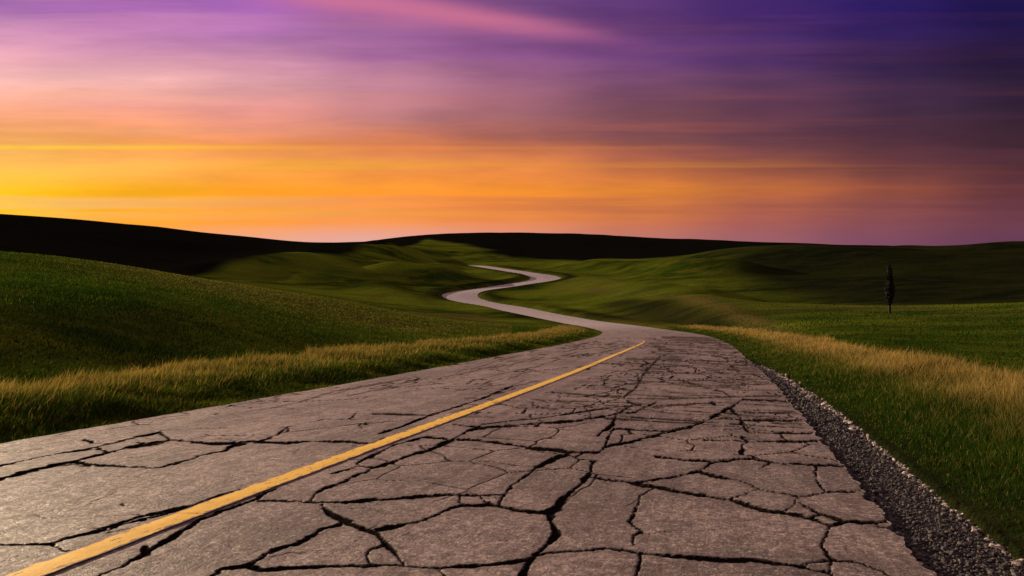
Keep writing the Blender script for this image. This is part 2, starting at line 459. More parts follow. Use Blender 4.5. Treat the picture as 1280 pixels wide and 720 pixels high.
CR = []   # cracks seen in the photograph: (half width in pixels, points)
def k_(w, *p): CR.append((w, np.array(p, float)))
k_(2.2,(572,549),(620,553),(657,559),(712,565),(747,565),(757,559),(795,551),(832,541),(870,532),(890,522),(912,510))
k_(5.0,(740,581),(735,596),(722,607),(702,625),(697,635),(687,641),(690,654),(696,667),(680,685),(662,702),(652,722))
k_(2.9,(712,566),(695,572),(670,585),(657,595),(635,612),(625,627),(625,632))
k_(2.5,(625,632),(645,639),(680,642),(687,641)); k_(2.5,(625,632),(580,631),(565,635),(540,647),(505,656),(470,662))
k_(1.8,(322,626),(370,627),(440,627),(490,624),(560,619),(630,619))
k_(1.5,(600,620),(605,626),(622,632)); k_(1.8,(575,620),(574,627),(581,631))
k_(3.4,(402,630),(412,642),(435,654),(470,667),(485,682),(505,705))
k_(3.0,(427,655),(402,662),(370,680),(335,692),(312,705),(277,712),(262,722))
k_(2.8,(310,707),(327,712),(377,709),(465,707),(515,707),(550,711),(590,707),(657,700),(682,692),(715,689),(760,685),(800,690),(860,696),(900,701),(939,701),(998,708),(1040,716))
k_(2.6,(485,682),(465,687),(457,695),(462,705),(472,708))
k_(2.5,(550,714),(556,722)); k_(2.8,(800,691),(800,702),(795,722))
k_(1.5,(797,635),(787,652),(802,664),(792,670),(792,680)); k_(1.0,(815,612),(800,620),(797,634))
k_(2.0,(389,626),(395,616),(422,605),(465,587),(505,572),(540,561),(567,549),(585,539),(600,534))
k_(1.5,(600,535),(645,531),(720,526),(768,518)); k_(1.5,(768,518),(795,515),(808,508),(820,503))
k_(1.5,(415,592),(450,582),(445,579),(465,570),(492,557),(530,547),(567,549)); k_(1.5,(450,582),(467,585)); k_(1.3,(567,531),(590,533),(602,534))
k_(1.5,(280,562),(312,552),(360,554),(405,551),(465,554),(480,548)); k_(1.3,(474,542),(500,534),(535,520),(567,510),(600,499),(640,483))
k_(1.0,(465,517),(532,519))
k_(1.9,(-5,600),(45,587),(92,577),(140,565),(187,555),(217,550),(262,554),(305,553))
k_(1.9,(92,578),(130,581),(175,584),(200,584),(237,574),(275,564),(310,552))
k_(1.5,(-5,583),(50,571),(120,559),(170,547),(200,541)); k_(1.6,(120,559),(130,564),(142,565)); k_(1.5,(172,552),(187,556)); k_(1.7,(200,541),(213,550)); k_(1.4,(105,550),(116,553))
k_(1.7,(-5,681),(64,681),(84,673),(124,663),(178,645),(235,632)); k_(1.7,(64,681),(82,688),(98,687)); k_(1.5,(140,660),(222,638),(300,612))
k_(2.6,(118,722),(155,707),(182,691),(222,669),(250,650)); k_(1.8,(250,650),(265,645),(310,627),(345,612)); k_(4.2,(180,687),(184,690))
k_(1.5,(820,571),(857,575),(892,577),(939,573),(974,579),(1016,582),(1066,582)); k_(1.8,(892,577),(875,589),(843,596),(795,603))
k_(2.2,(735,596),(760,600),(795,604),(845,615),(912,624),(951,636),(980,640),(1016,649),(1037,658))
k_(2.0,(912,624),(945,612)); k_(2.0,(876,591),(924,600),(946,610),(998,621),(1034,615),(1092,613))
k_(2.1,(995,628),(1022,640),(1055,652),(1087,654),(1133,649)); k_(1.9,(1037,658),(1055,653)); k_(1.7,(998,621),(995,628),(980,640)); k_(1.6,(1025,642),(1014,649))
k_(2.8,(1037,659),(1028,682),(1040,700),(1040,722)); k_(2.3,(1040,700),(1072,704),(1102,714),(1120,722)); k_(2.0,(1000,709),(1010,705),(1040,700))
k_(1.0,(1096,655),(1098,659),(1140,665)); k_(1.3,(1019,584),(1022,602),(1032,613))
k_(1.6,(826,445),(805,467),(795,485),(780,496)); k_(1.5,(785,502),(805,508)); k_(2.1,(790,507),(770,517),(767,530),(747,544)); k_(1.6,(767,536),(759,550),(757,559))
k_(1.4,(770,536),(840,539)); k_(1.0,(602,530),(680,522),(745,512),(785,507))
k_(1.9,(912,510),(920,517),(927,524),(927,530),(937,541)); k_(3.6,(928,548),(933,550)); k_(1.4,(915,508),(930,499),(945,500),(985,501))
k_(1.2,(850,474),(880,484),(905,490),(914,497)); k_(1.4,(930,525),(1003,525)); k_(1.2,(937,541),(1014,541)); k_(1.5,(880,550),(932,551),(1007,552),(1032,550))
k_(1.0,(930,516),(998,516)); k_(1.0,(895,524),(927,524)); k_(1.0,(825,499),(915,496),(980,494)); k_(1.0,(820,507),(892,504)); k_(.9,(882,482),(968,480)); k_(.9,(870,476),(962,474)); k_(1.0,(730,494),(777,495)); k_(.9,(812,466),(950,468))
k_(1.0,(690,490),(760,496)); k_(2.2,(890,503),(893,505)); k_(1.4,(153,629),(156,631)); k_(1.2,(360,534),(345,545),(318,553))
TRACED = len(CR)
def proj(x, y, z): return 640 + F * x / y, 360 - F * z / y
def loose_crack(y0, t0, dy, dt, n, w, jit):
    ys = y0 + np.linspace(0, dy, n) + rng.normal(0, jit, n); ts = t0 + np.linspace(0, dt, n) + rng.normal(0, jit * .3, n)
    x, y, z = road_xyz(ys, np.clip(ts, -LW, RW)); px, py = proj(x, y, z)
    CR.append((w, np.stack([px, py], -1)))
for i in range(200):      # short transverse frost cracks farther down the right lane
    y0 = 9.5 + 40 * rng.random() ** 1.5; L = rng.uniform(.3, 1.7)
    t0 = rng.uniform(.3, RW - .3); loose_crack(y0, t0, rng.normal(.1, .25), min(L, RW - t0), 7, rng.uniform(.45, .9), .05 * y0 / 14)
for i in range(64):      # drawn-out ones in the left lane
    y0 = rng.uniform(9, 36); t0 = -rng.uniform(.2, LW - .4); loose_crack(y0, t0, rng.uniform(1, 4), rng.normal(0, .2), 8, rng.uniform(.4, .8), .06)
for i in range(60):      # hairlines near the camera
    y0 = rng.uniform(3.6, 10); t0 = rng.uniform(-LW, RW); loose_crack(y0, t0, rng.normal(0, .3), rng.normal(0, .35), 9, rng.uniform(.25, .5), .03)

def road_rows():
    ys = [3.0]
    while ys[-1] < 58: ys.append(ys[-1] + min(max(.0065, ys[-1] ** 2 / 1094 * .62), .45))
    return np.array(ys)
rows = road_rows(); ncol = 1050
u = np.linspace(0, 1, ncol)
YR, U = np.meshgrid(rows, u, indexing='ij')
# broken right edge, cleaner left edge
er = RW + .03 + .035 * (fbm(rows * 1.3, rows * 0 + 3, 3) - .5) * 2 + .03 * (vnoise(rows * 6, rows * 0 + 8) - .5) * 2 + .022 * (fbm(rows * 21, rows * 0 + 18, 3) - .5) * 2
el = -LW - .05 * (fbm(rows * 1.1, rows * 0 + 30, 3) - .5) * 2
T = el[:, None] + (er - el)[:, None] * U
X, Y, Z = road_xyz(YR, T)
PX, PY = proj(X, Y, Z)
best = np.full(X.shape, 9.0); halo = np.zeros(X.shape); strength = np.ones(X.shape)
jx = (fbm(X * 9, Y * 9, 4) - .5) + .5 * (fbm(X * 45, Y * 45, 2) - .5); jy = (fbm(X * 9 + 70, Y * 9 + 40, 4) - .5) + .5 * (fbm(X * 45 + 9, Y * 45 + 5, 2) - .5)
jw = .40 + 1.3 * smooth(.25, .78, fbm(X * 4 + 20, Y * 4, 4))
for ci, (wpx, pts) in enumerate(CR):
    for a, b in zip(pts[:-1], pts[1:]):
        m_ = 14
        near = min(a[1], b[1]) - m_; far = max(a[1], b[1]) + m_
        rsel = np.where((PY[:, 0] < far + 40) & (PY[:, -1] > near - 40) | ((PY.min(1) < far) & (PY.max(1) > near)))[0]
        if len(rsel) == 0: continue
        r0, r1 = rsel[0], rsel[-1] + 1
        sx = PX[r0:r1]; sy = PY[r0:r1]
        msk = (sx > min(a[0], b[0]) - m_) & (sx < max(a[0], b[0]) + m_) & (sy > near) & (sy < far)
        if not msk.any(): continue
        amp_ = (6.0 if wpx > 1 else 3.0) * min(1, max(.25, (pts[:, 1].mean() - 430) / 170))
        qx = sx[msk] + jx[r0:r1][msk] * amp_; qy = sy[msk] + jy[r0:r1][msk] * amp_ * .7
        dv = b - a; L2 = max((dv ** 2).sum(), 1e-6)
        tpar = np.clip(((qx - a[0]) * dv[0] + (qy - a[1]) * dv[1]) / L2, 0, 1)
        dist = np.hypot(qx - a[0] - tpar * dv[0], qy - a[1] - tpar * dv[1])
        rel = dist / ((.62 if wpx > 1.9 else .62) * wpx * jw[r0:r1][msk])
        al = min(1, wpx / 1.3) * min(1, max(.6, (pts[:, 1].mean() - 420) / 110)); st_c = strength[r0:r1]; better = rel < best[r0:r1][msk]; st_c[msk] = np.where(better, al, st_c[msk])
        bb = best[r0:r1]; bb[msk] = np.minimum(bb[msk], rel)
        hh_ = halo[r0:r1]; hh_[msk] = np.maximum(hh_[msk], np.clip(1 - dist / (3 + 2.2 * wpx), 0, 1) * min(1, wpx / 2))
def cells(x_, y_):
    xi = np.floor(x_).astype(int); yi = np.floor(y_).astype(int); f1 = np.full(x_.shape, 9.); f2 = np.full(x_.shape, 9.)
    for a_ in (-1, 0, 1):
        for b_ in (-1, 0, 1):
            gx_ = (xi + a_) % 256; gy_ = (yi + b_) % 256
            d_ = np.hypot(xi + a_ + .1 + .8 * _lat[gx_, gy_] - x_, yi + b_ + .1 + .8 * _lat[(gx_ + 77) % 256, (gy_ + 31) % 256] - y_)
            f2 = np.minimum(f2, np.maximum(f1, d_)); f1 = np.minimum(f1, d_)
    return f2 - f1
SD = np.interp(YR, YS, SS)
wob = .16 * (fbm(T * 3, SD * 2, 3) - .5)
for cs, ct, thr, lo, hi in ((1.15, 1.5, .42, 7, 50), (.62, .8, .56, 4, 30)):
    ge = cells(T / cs + wob / cs + 40, SD / ct + wob + 60) * .5 * cs
    msk_ = smooth(thr, thr + .10, fbm(T * .9 + 33, SD * .55 + 12, 3) + .05 * (T > 0)) * smooth(lo, lo * 1.8, YR) * (1 - smooth(hi * .8, hi, YR))
    reln = ge / (.0012 + .00075 * YR) * (.7 + .6 * fbm(T * 6, SD * 6, 2))
    al_ = .8 * msk_
    better = (reln < 1.4) & (reln < best) & (al_ > .1)
    strength = np.where(better, al_, strength); best = np.where(better, reln, best)
stain = (1 - smooth(.95, 1.4, best)) * strength
crack = (1 - smooth(.6, 1.15, best)) * strength
Z = Z - .014 * crack * np.clip(14 / YR, .1, 1) + .006 * (fbm(X * 1.7, Y * 1.7, 3) - .5) + .004 * (fbm(X * 7, Y * 7, 2) - .5)
V = [np.stack([X, Y, Z], -1).reshape(-1, 3)]
FA = [grid_faces(len(rows), ncol)]
ST = [np.stack([T, np.interp(YR, YS, SS), 0 * T], -1).reshape(-1, 3)]
CK = [stain.ravel()]; HL = [halo.ravel() * (1 - crack.ravel())]
off = len(V[0])
def coarse(y0, y1, step, ntc):
    global off
    ys = np.arange(y0, y1 + step * .5, step); ys[-1] = y1
    uu = np.linspace(0, 1, ntc); yy, uu = np.meshgrid(ys, uu, indexing='ij')
    lw = LW + .12 * (fbm(ys * .4, ys * 0 + 3, 2) - .5) * smooth(60, 70, ys); rw = RW + .12 * (fbm(ys * .4 + 9, ys * 0, 2) - .5) * smooth(60, 70, ys) - .2 * smooth(70, 100, ys)
    bay = 1 + .22 * np.exp(-((ys - 209) / 12) ** 2) + .10 * np.exp(-((ys - 172) / 10) ** 2)
    lw = lw * bay; rw = rw * bay
    tq = -lw[:, None] + (lw + rw)[:, None] * uu
    x, y, z = road_xyz(yy, tq)
    V.append(np.stack([x, y, z], -1).reshape(-1, 3)); FA.append(grid_faces(len(ys), ntc, off))
    ST.append(np.stack([tq, np.interp(yy, YS, SS), 0 * tq], -1).reshape(-1, 3))
    CK.append(np.zeros(x.size)); HL.append(np.zeros(x.size)); off += x.size
coarse(-19.5, 3.0, .5, 15)
coarse(rows[-1], 392, .6, 25)
def skirt(yarr, tarr, side):       # the thickness of the asphalt at its edges
    global off
    x, y, z = road_xyz(yarr, tarr)
    top = np.stack([x, y, z + .001], -1); bot = np.stack([x + side * .03, y, z - .16], -1)
    V.append(np.concatenate([top, bot])); nS = len(yarr); i = np.arange(nS - 1) + off
    FA.append(np.stack([i, i + 1, i + 1 + nS, i + nS], -1)); ST.append(np.tile(np.array([[side * 4., 0, 0]]), (2 * nS, 1)))
    CK.append(np.zeros(2 * nS)); HL.append(np.ones(2 * nS)); off += 2 * nS
skirt(rows, er, 1); skirt(rows, el, -1)
V = np.concatenate(V); FA = np.concatenate(FA)
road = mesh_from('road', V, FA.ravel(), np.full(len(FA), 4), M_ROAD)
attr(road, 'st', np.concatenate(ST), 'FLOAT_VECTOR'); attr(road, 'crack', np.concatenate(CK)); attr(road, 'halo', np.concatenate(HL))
tag(road, 'cracked old asphalt road winding into the green hills', 'road', kind='structure')

# yellow centre line, a strip of paint on the road
ly = np.concatenate([np.arange(-15, 3, .25), rows[rows < 44]])
wl = .085 * (1 - .75 * smooth(36, 44, ly)); ncl = 9
lu = np.linspace(-1, 1, ncl)
LY, LU = np.meshgrid(ly, lu, indexing='ij')
ragged = 1 + .10 * (fbm(LY * 7, LU * 0 + 5, 3) - .5) * (np.abs(LU) > .9)
shift = -.9 * smooth(34, 46, LY) ** 2
LT = LU * wl[:, None] * ragged + shift
lx, lyy, lz = road_xyz(LY, LT)
inside_road = np.interp(LY, rows, np.arange(len(rows))).astype(int)
cidx = np.clip(((LT - el[inside_road]) / (er - el)[inside_road] * (ncol - 1)).astype(int), 0, ncol - 1)
zroad = np.where(LY >= 3.0, Z[inside_road, cidx], lz)
line = mesh_from('centre_line', np.stack([lx, lyy, np.maximum(zroad, lz - .006) + .007], -1).reshape(-1, 3), grid_faces(len(ly), ncl).ravel(), np.full((len(ly) - 1) * (ncl - 1), 4), M_PAINT, road)
attr(line, 'crack', np.where(LY >= 3.0, crack[inside_road, cidx], 0).ravel() * .9); attr(line, 'st', np.stack([LT, LY, 0 * LY], -1).reshape(-1, 3), 'FLOAT_VECTOR'); attr(line, 'edge', (np.abs(LU) ** 6 + .7 * smooth(22, 46, LY)).ravel())

# ------------------------------------------------------------------ gravel shoulder on the right
def gwidth(y): return .62 * (1 - .45 * smooth(8, 20, y)) * (1 - smooth(18, 26, y)) + .02
gy = np.concatenate([np.arange(-8, 3, .2), rows[rows < 26][::4]])
gu = np.linspace(0, 1, 24)
GYY, GUU = np.meshgrid(gy, gu, indexing='ij')
GT = RW - .12 + GUU * (gwidth(gy) + .12)[:, None]
x, y, z = road_xyz(GYY, GT)
z = z - .035 - .02 * GUU + .018 * (fbm(x * 9, y * 9, 3) - .5)
sh = mesh_from('shoulder', np.stack([x, y, z], -1).reshape(-1, 3), grid_faces(len(gy), 24).ravel(), np.full((len(gy) - 1) * 23, 4), M_BED)
tag(sh, 'dark strip of bare gravel bed along the broken road edge', 'shoulder', kind='structure')

ICO = []
ph = (1 + 5 ** .5) / 2
iv = np.array([(-1,ph,0),(1,ph,0),(-1,-ph,0),(1,-ph,0),(0,-1,ph),(0,1,ph),(0,-1,-ph),(0,1,-ph),(ph,0,-1),(ph,0,1),(-ph,0,-1),(-ph,0,1)]) / math.sqrt(1 + ph * ph)
ifc = np.array([(0,11,5),(0,5,1),(0,1,7),(0,7,10),(0,10,11),(1,5,9),(5,11,4),(11,10,2),(10,7,6),(7,1,8),(3,9,4),(3,4,2),(3,2,6),(3,6,8),(3,8,9),(4,9,5),(2,4,11),(6,2,10),(8,6,7),(9,8,1)])
def pebbles(name, x, y, z, size, mat):
    N = len(x)
    v = iv[None] * (1 + rng.normal(0, .16, (N, 12, 1)))
    v = v * (size[:, None] * rng.uniform(.65, 1.2, (N, 3)))[:, None, :] * np.array([1, 1, .75])
    a = rng.uniform(0, 6.28, N); ca, sa = np.cos(a)[:, None], np.sin(a)[:, None]
    vx = v[:, :, 0] * ca - v[:, :, 1] * sa; vy = v[:, :, 0] * sa + v[:, :, 1] * ca
    vv = np.stack([vx + x[:, None], vy + y[:, None], v[:, :, 2] + z[:, None]], -1).reshape(-1, 3)
    ff = (ifc[None] + (np.arange(N) * 12)[:, None, None]).reshape(-1)
    o = mesh_from(name, vv, ff, np.full(N * 20, 3), mat, smooth_shade=False)
    attr(o, 'tint', np.repeat(rng.random(N) ** 1.5, 12))
    return o
def depth_samples(N, a, b, p): # more samples near the camera
    q = rng.random(N); e = 1 - p
    return (a ** e + q * (b ** e - a ** e)) ** (1 / e)
N = 22000
sy = depth_samples(N, 2.6, 24, 1.6); uu = rng.random(N)
st_ = RW - .03 + uu * (gwidth(sy) + .02)
x, y, z = road_xyz(sy, st_)
size = rng.gamma(3, .0024, N).clip(.003, .024) * np.clip(sy / 7, 1, 2)
o = pebbles('gravel', x, y, z - .026 - .02 * uu + size * .35, size, M_GRAVEL)
tag(o, 'loose dark grey gravel along the right edge of the road', 'gravel', kind='stuff')
N = 3600
sy = depth_samples(N, 2.6, 22, 1.5)
st_ = RW + gwidth(sy) * .92 + rng.normal(0, .035, N) + .05 * (vnoise(sy * 2.2, sy * 0) - .5) + np.where(rng.random(N) < .3, rng.exponential(.06, N), 0)
x, y, z = road_xyz(sy, st_)
size = rng.gamma(3, .0037, N).clip(.004, .026) * np.clip(sy / 7, 1, 1.8)
o = pebbles('gravel', x, y, z - .05 + size * .4, size, M_PALE)
tag(o, 'ragged line of pale pebbles between dark gravel and grass', 'gravel', kind='stuff')

# ------------------------------------------------------------------ grass
def blades(name, x, y, h, wdt, dryness_lit, label, lean=.35, sink=.01, tmax=1., tmul=1.):
    N = len(x); z = ground_z(x, y) - sink
    a = rng.uniform(0, 6.283, N)
    fx, fy = np.cos(a), np.sin(a)                         # blade width direction
    la = rng.normal(.6, 1.1, N)                           # common lean with the wind
    lx_, ly_ = np.cos(la), np.sin(la)
    ln = np.abs(rng.normal(lean, .18, N)) * h
    v = np.empty((N, 5, 3))
    for j, (s, k1, wf) in enumerate(((-1, 0, 1), (1, 0, 1), (-1, .55, .8), (1, .55, .8), (0, 1, 0))):
        v[:, j, 0] = x + s * fx * wdt * wf * .5 + lx_ * ln * k1 ** 2
        v[:, j, 1] = y + s * fy * wdt * wf * .5 + ly_ * ln * k1 ** 2
        v[:, j, 2] = z + h * k1 * (1 - .12 * k1)
    base = (np.arange(N) * 5)[:, None]
    fl = (base + np.array([[0, 1, 3, 2, 2, 3, 4]])).reshape(-1)
    o = mesh_from(name, v.reshape(-1, 3), fl, np.tile([4, 3], N), M_GRASS)
    attr(o, 'height', np.tile([0, 0, .55, .55, 1.], N))
    attr(o, 'dryness_lit', np.repeat(dryness_lit, 5)); attr(o, 'tint', np.repeat(np.clip(rng.random(N) * 1.1 * smooth(.25, .75, fbm(x * .9 + 3, y * .9, 3)) + .08, 0, 1) * tmax * tmul, 5))
    tag(o, label, 'grass', kind='stuff')
    return o
def verge(side, N, label, y0, y1, depth):
    sy = depth_samples(N, y0, y1, 1.15)
    q = rng.random(N) ** .9
    start = LW + .04 if side < 0 else RW + gwidth(sy) + .02
    start = start + .06 * (vnoise(sy * 3, sy * 0 + side) - .5)
    t = side * (start + q * depth * (1 + .25 * (vnoise(sy * .35, sy * 0 + 4) - .5)))
    x, y, z = road_xyz(sy, t)
    clump = fbm(x * 1.6, y * 1.6, 3)
    hh = (.05 + .20 * smooth(0, .4, q) + .08 * smooth(.4, .75, q)) * (.55 + .9 * clump) * rng.uniform(.55, 1.2, N) * (.82 if side < 0 else 1)
    dr = smooth(.22 if side > 0 else .56, .75 if side > 0 else 1.1, q + .5 * (clump - .5)) * (rng.random(N) < .75)
    dr = np.maximum(dr, .8 * (rng.random(N) < .10)); seed = (rng.random(N) < .12 * smooth(.2, .6, q)); hh = np.where(seed, hh * 1.35, hh); dr = np.where(seed, 1, dr)
    wdt = np.clip(.0008 * y, .0035, .05) * rng.uniform(.7, 1.4, N)
    if side < 0: dr = dr * .8
    return blades('verge_grass', x, y, hh, wdt, dr, label, tmul=(.35 + .65 * smooth(0, .6, q)) if side > 0 else 1.)
verge(-1, 260000, 'tall grass strip between the left lane and the rounded hill', 4.5, 82, 4.0)
verge(1, 260000, 'tall golden topped grass strip beyond the gravel shoulder', 2.4, 82, 3.6)

def meadow(N, y0, y1, px0, px1, label, keep):
    Y_ = depth_samples(N, y0, y1, 1.1); px = rng.uniform(px0, px1, N); X_ = (px - 640) / F * Y_
    xr_, _, hr_ = road_at(Y_); t_ = (X_ - xr_) / np.sqrt(1 + hr_ ** 2)
    ok = keep(X_, Y_, t_); X_, Y_ = X_[ok], Y_[ok]
    cl = fbm(X_ * .5, Y_ * .5, 3)
    n_ = len(X_)
    hh = (.05 + .13 * cl) * rng.uniform(.6, 1.2, n_)
    dr = (rng.random(n_) < .75 * smooth(26, 50, Y_) * smooth(0, 260, px[ok]) * (px[ok] < 640) + .08 * smooth(.4, .7, fbm(X_ * .12, Y_ * .12, 2))) * .45  # hill brow's sunlight tinted into the blades, besides scattered dry ones
    wdt = np.clip(.0009 * Y_, .008, .07) * rng.uniform(.7, 1.4, n_)
    return blades('meadow_grass', X_, Y_, hh, wdt, dr, label, tmax=.42)
meadow(150000, 9, 130, -260, 700, 'short rough grass over the rounded hill by the road', lambda X_, Y_, t_: (t_ < -LW - 3.0) & (rng.random(len(Y_)) > smooth(60, 110, Y_)))
meadow(150000, 8, 185, 640, 1560, 'dim rough grass over the hollow field past the golden verge', lambda X_, Y_, t_: (t_ > RW + 3.2) & (rng.random(len(Y_)) > smooth(70, 140, Y_)))

# ------------------------------------------------------------------ single things
def rock(name, pos, r, squash, mat, label, cat):
    import bmesh
    bm = bmesh.new(); bmesh.ops.create_icosphere(bm, subdivisions=4, radius=1)
    for v in bm.verts:
        p = v.co; d = 1 + .35 * (fbm(np.array([p.x * 1.3 + 5 + pos.x]), np.array([p.y * 1.3 + p.z * 1.1 + 5]), 3)[0] - .5) * 2
        for nrm, lim in (((.8, .3, .5), .78), ((-.6, .5, .6), .8), ((.1, -.9, .4), .8), ((-.2, -.2, .95), .72)):
            nv = Vector(nrm).normalized(); dp = p.dot(nv)
            if dp > lim: p = p - nv * (dp - lim) * .85
        v.co = Vector((p.x * r * squash[0], p.y * r * squash[1], p.z * r * squash[2])) * d
    me = bpy.data.meshes.new(name); bm.to_mesh(me); bm.free()
    for pl in me.polygons: pl.use_smooth = True
    me.materials.append(mat); o = bpy.data.objects.new(name, me); COL.objects.link(o)
    o.location = pos
    a = me.attributes.new('tint', 'FLOAT', 'POINT'); a.data.foreach_set('value', np.full(len(me.vertices), .5, np.float32))
    return tag(o, label, cat)
def road_point(px, py):
    Yq = 1094 / (py - 398); Xq = (px - 640) / F * Yq
    xr_, zr_, hr_ = road_at(Yq); return Vector((Xq, Yq, zr_ - .018 * abs(Xq - xr_)))
p = road_point(456, 530); p.z += .012
rock('stone', p, .024, (1.1, .9, .8), M_DARKSTONE, 'small dark stone alone in the pale left lane', 'stone')

# lone slim dark tree in the right hand field
def lone_tree(base, height, crown_r):
    root = bpy.data.objects.new('tree', None); COL.objects.link(root); root.location = base
    tag(root, 'lone slim dark tree standing in the dim field', 'tree')
    vs, fs = [], []
    def tube(path, radii, n=8):
        o0 = len(vs)
        for (p_, r_) in zip(path, radii):
            for j in range(n):
                a_ = j / n * 6.283; vs.append((p_[0] + r_ * math.cos(a_), p_[1] + r_ * math.sin(a_), p_[2]))
        for i in range(len(path) - 1):
            for j in range(n):
                a0 = o0 + i * n + j; a1 = o0 + i * n + (j + 1) % n
                fs.append((a0, a1, a1 + n, a0 + n))
    tube([(0, 0, -.15), (.02, 0, height * .2), (.05, .02, height * .45), (.03, 0, height * .7), (0, 0, height * .96)], [.13, .10, .075, .05, .015])
    for i in range(64):
        z0 = height * random.uniform(.3, .88); a_ = random.uniform(0, 6.283); L = crown_r * random.uniform(.6, 1)
        tube([(.03, 0, z0), (.03 + math.cos(a_) * L * .5, math.sin(a_) * L * .5, z0 + .25), (.03 + math.cos(a_) * L * .8, math.sin(a_) * L * .8, z0 + .6)], [.03, .02, .008], 5)
    mesh_from('trunk', np.array(vs), np.array(fs).ravel(), np.full(len(fs), 4), M_BARK, root)
    N = 5200
    zz = rng.random(N) ** .9; prof = np.sin(np.clip(zz * 1.05 + .02, 0, 1) * math.pi) ** .6 * (1 - .35 * zz)
    a_ = rng.uniform(0, 6.283, N); lump = .65 + .7 * fbm(zz * 7, a_ * 1.2, 2)
    rad = crown_r * prof * lump * np.sqrt(rng.random(N))
    cxl, cyl, czl = rad * np.cos(a_), rad * np.sin(a_), height * (.17 + .85 * zz)
    d1 = rng.normal(0, 1, (N, 3)); d1 /= np.linalg.norm(d1, axis=1, keepdims=True)
    d2 = np.cross(d1, rng.normal(0, 1, (N, 3))); d2 /= np.linalg.norm(d2, axis=1, keepdims=True)
    s = rng.uniform(.05, .10, (N, 1)); ctr = np.stack([cxl, cyl, czl], -1)
    vv = np.stack([ctr - d1 * s, ctr - d2 * s * .5, ctr + d1 * s, ctr + d2 * s * .5], 1).reshape(-1, 3)
    mesh_from('crown', vv, np.arange(N * 4), np.full(N, 4), M_LEAF, root, False)
tb = ground_under(1112, 392)
lone_tree(tb, (392 - 332) / F * tb.y, 6.2 / F * tb.y)

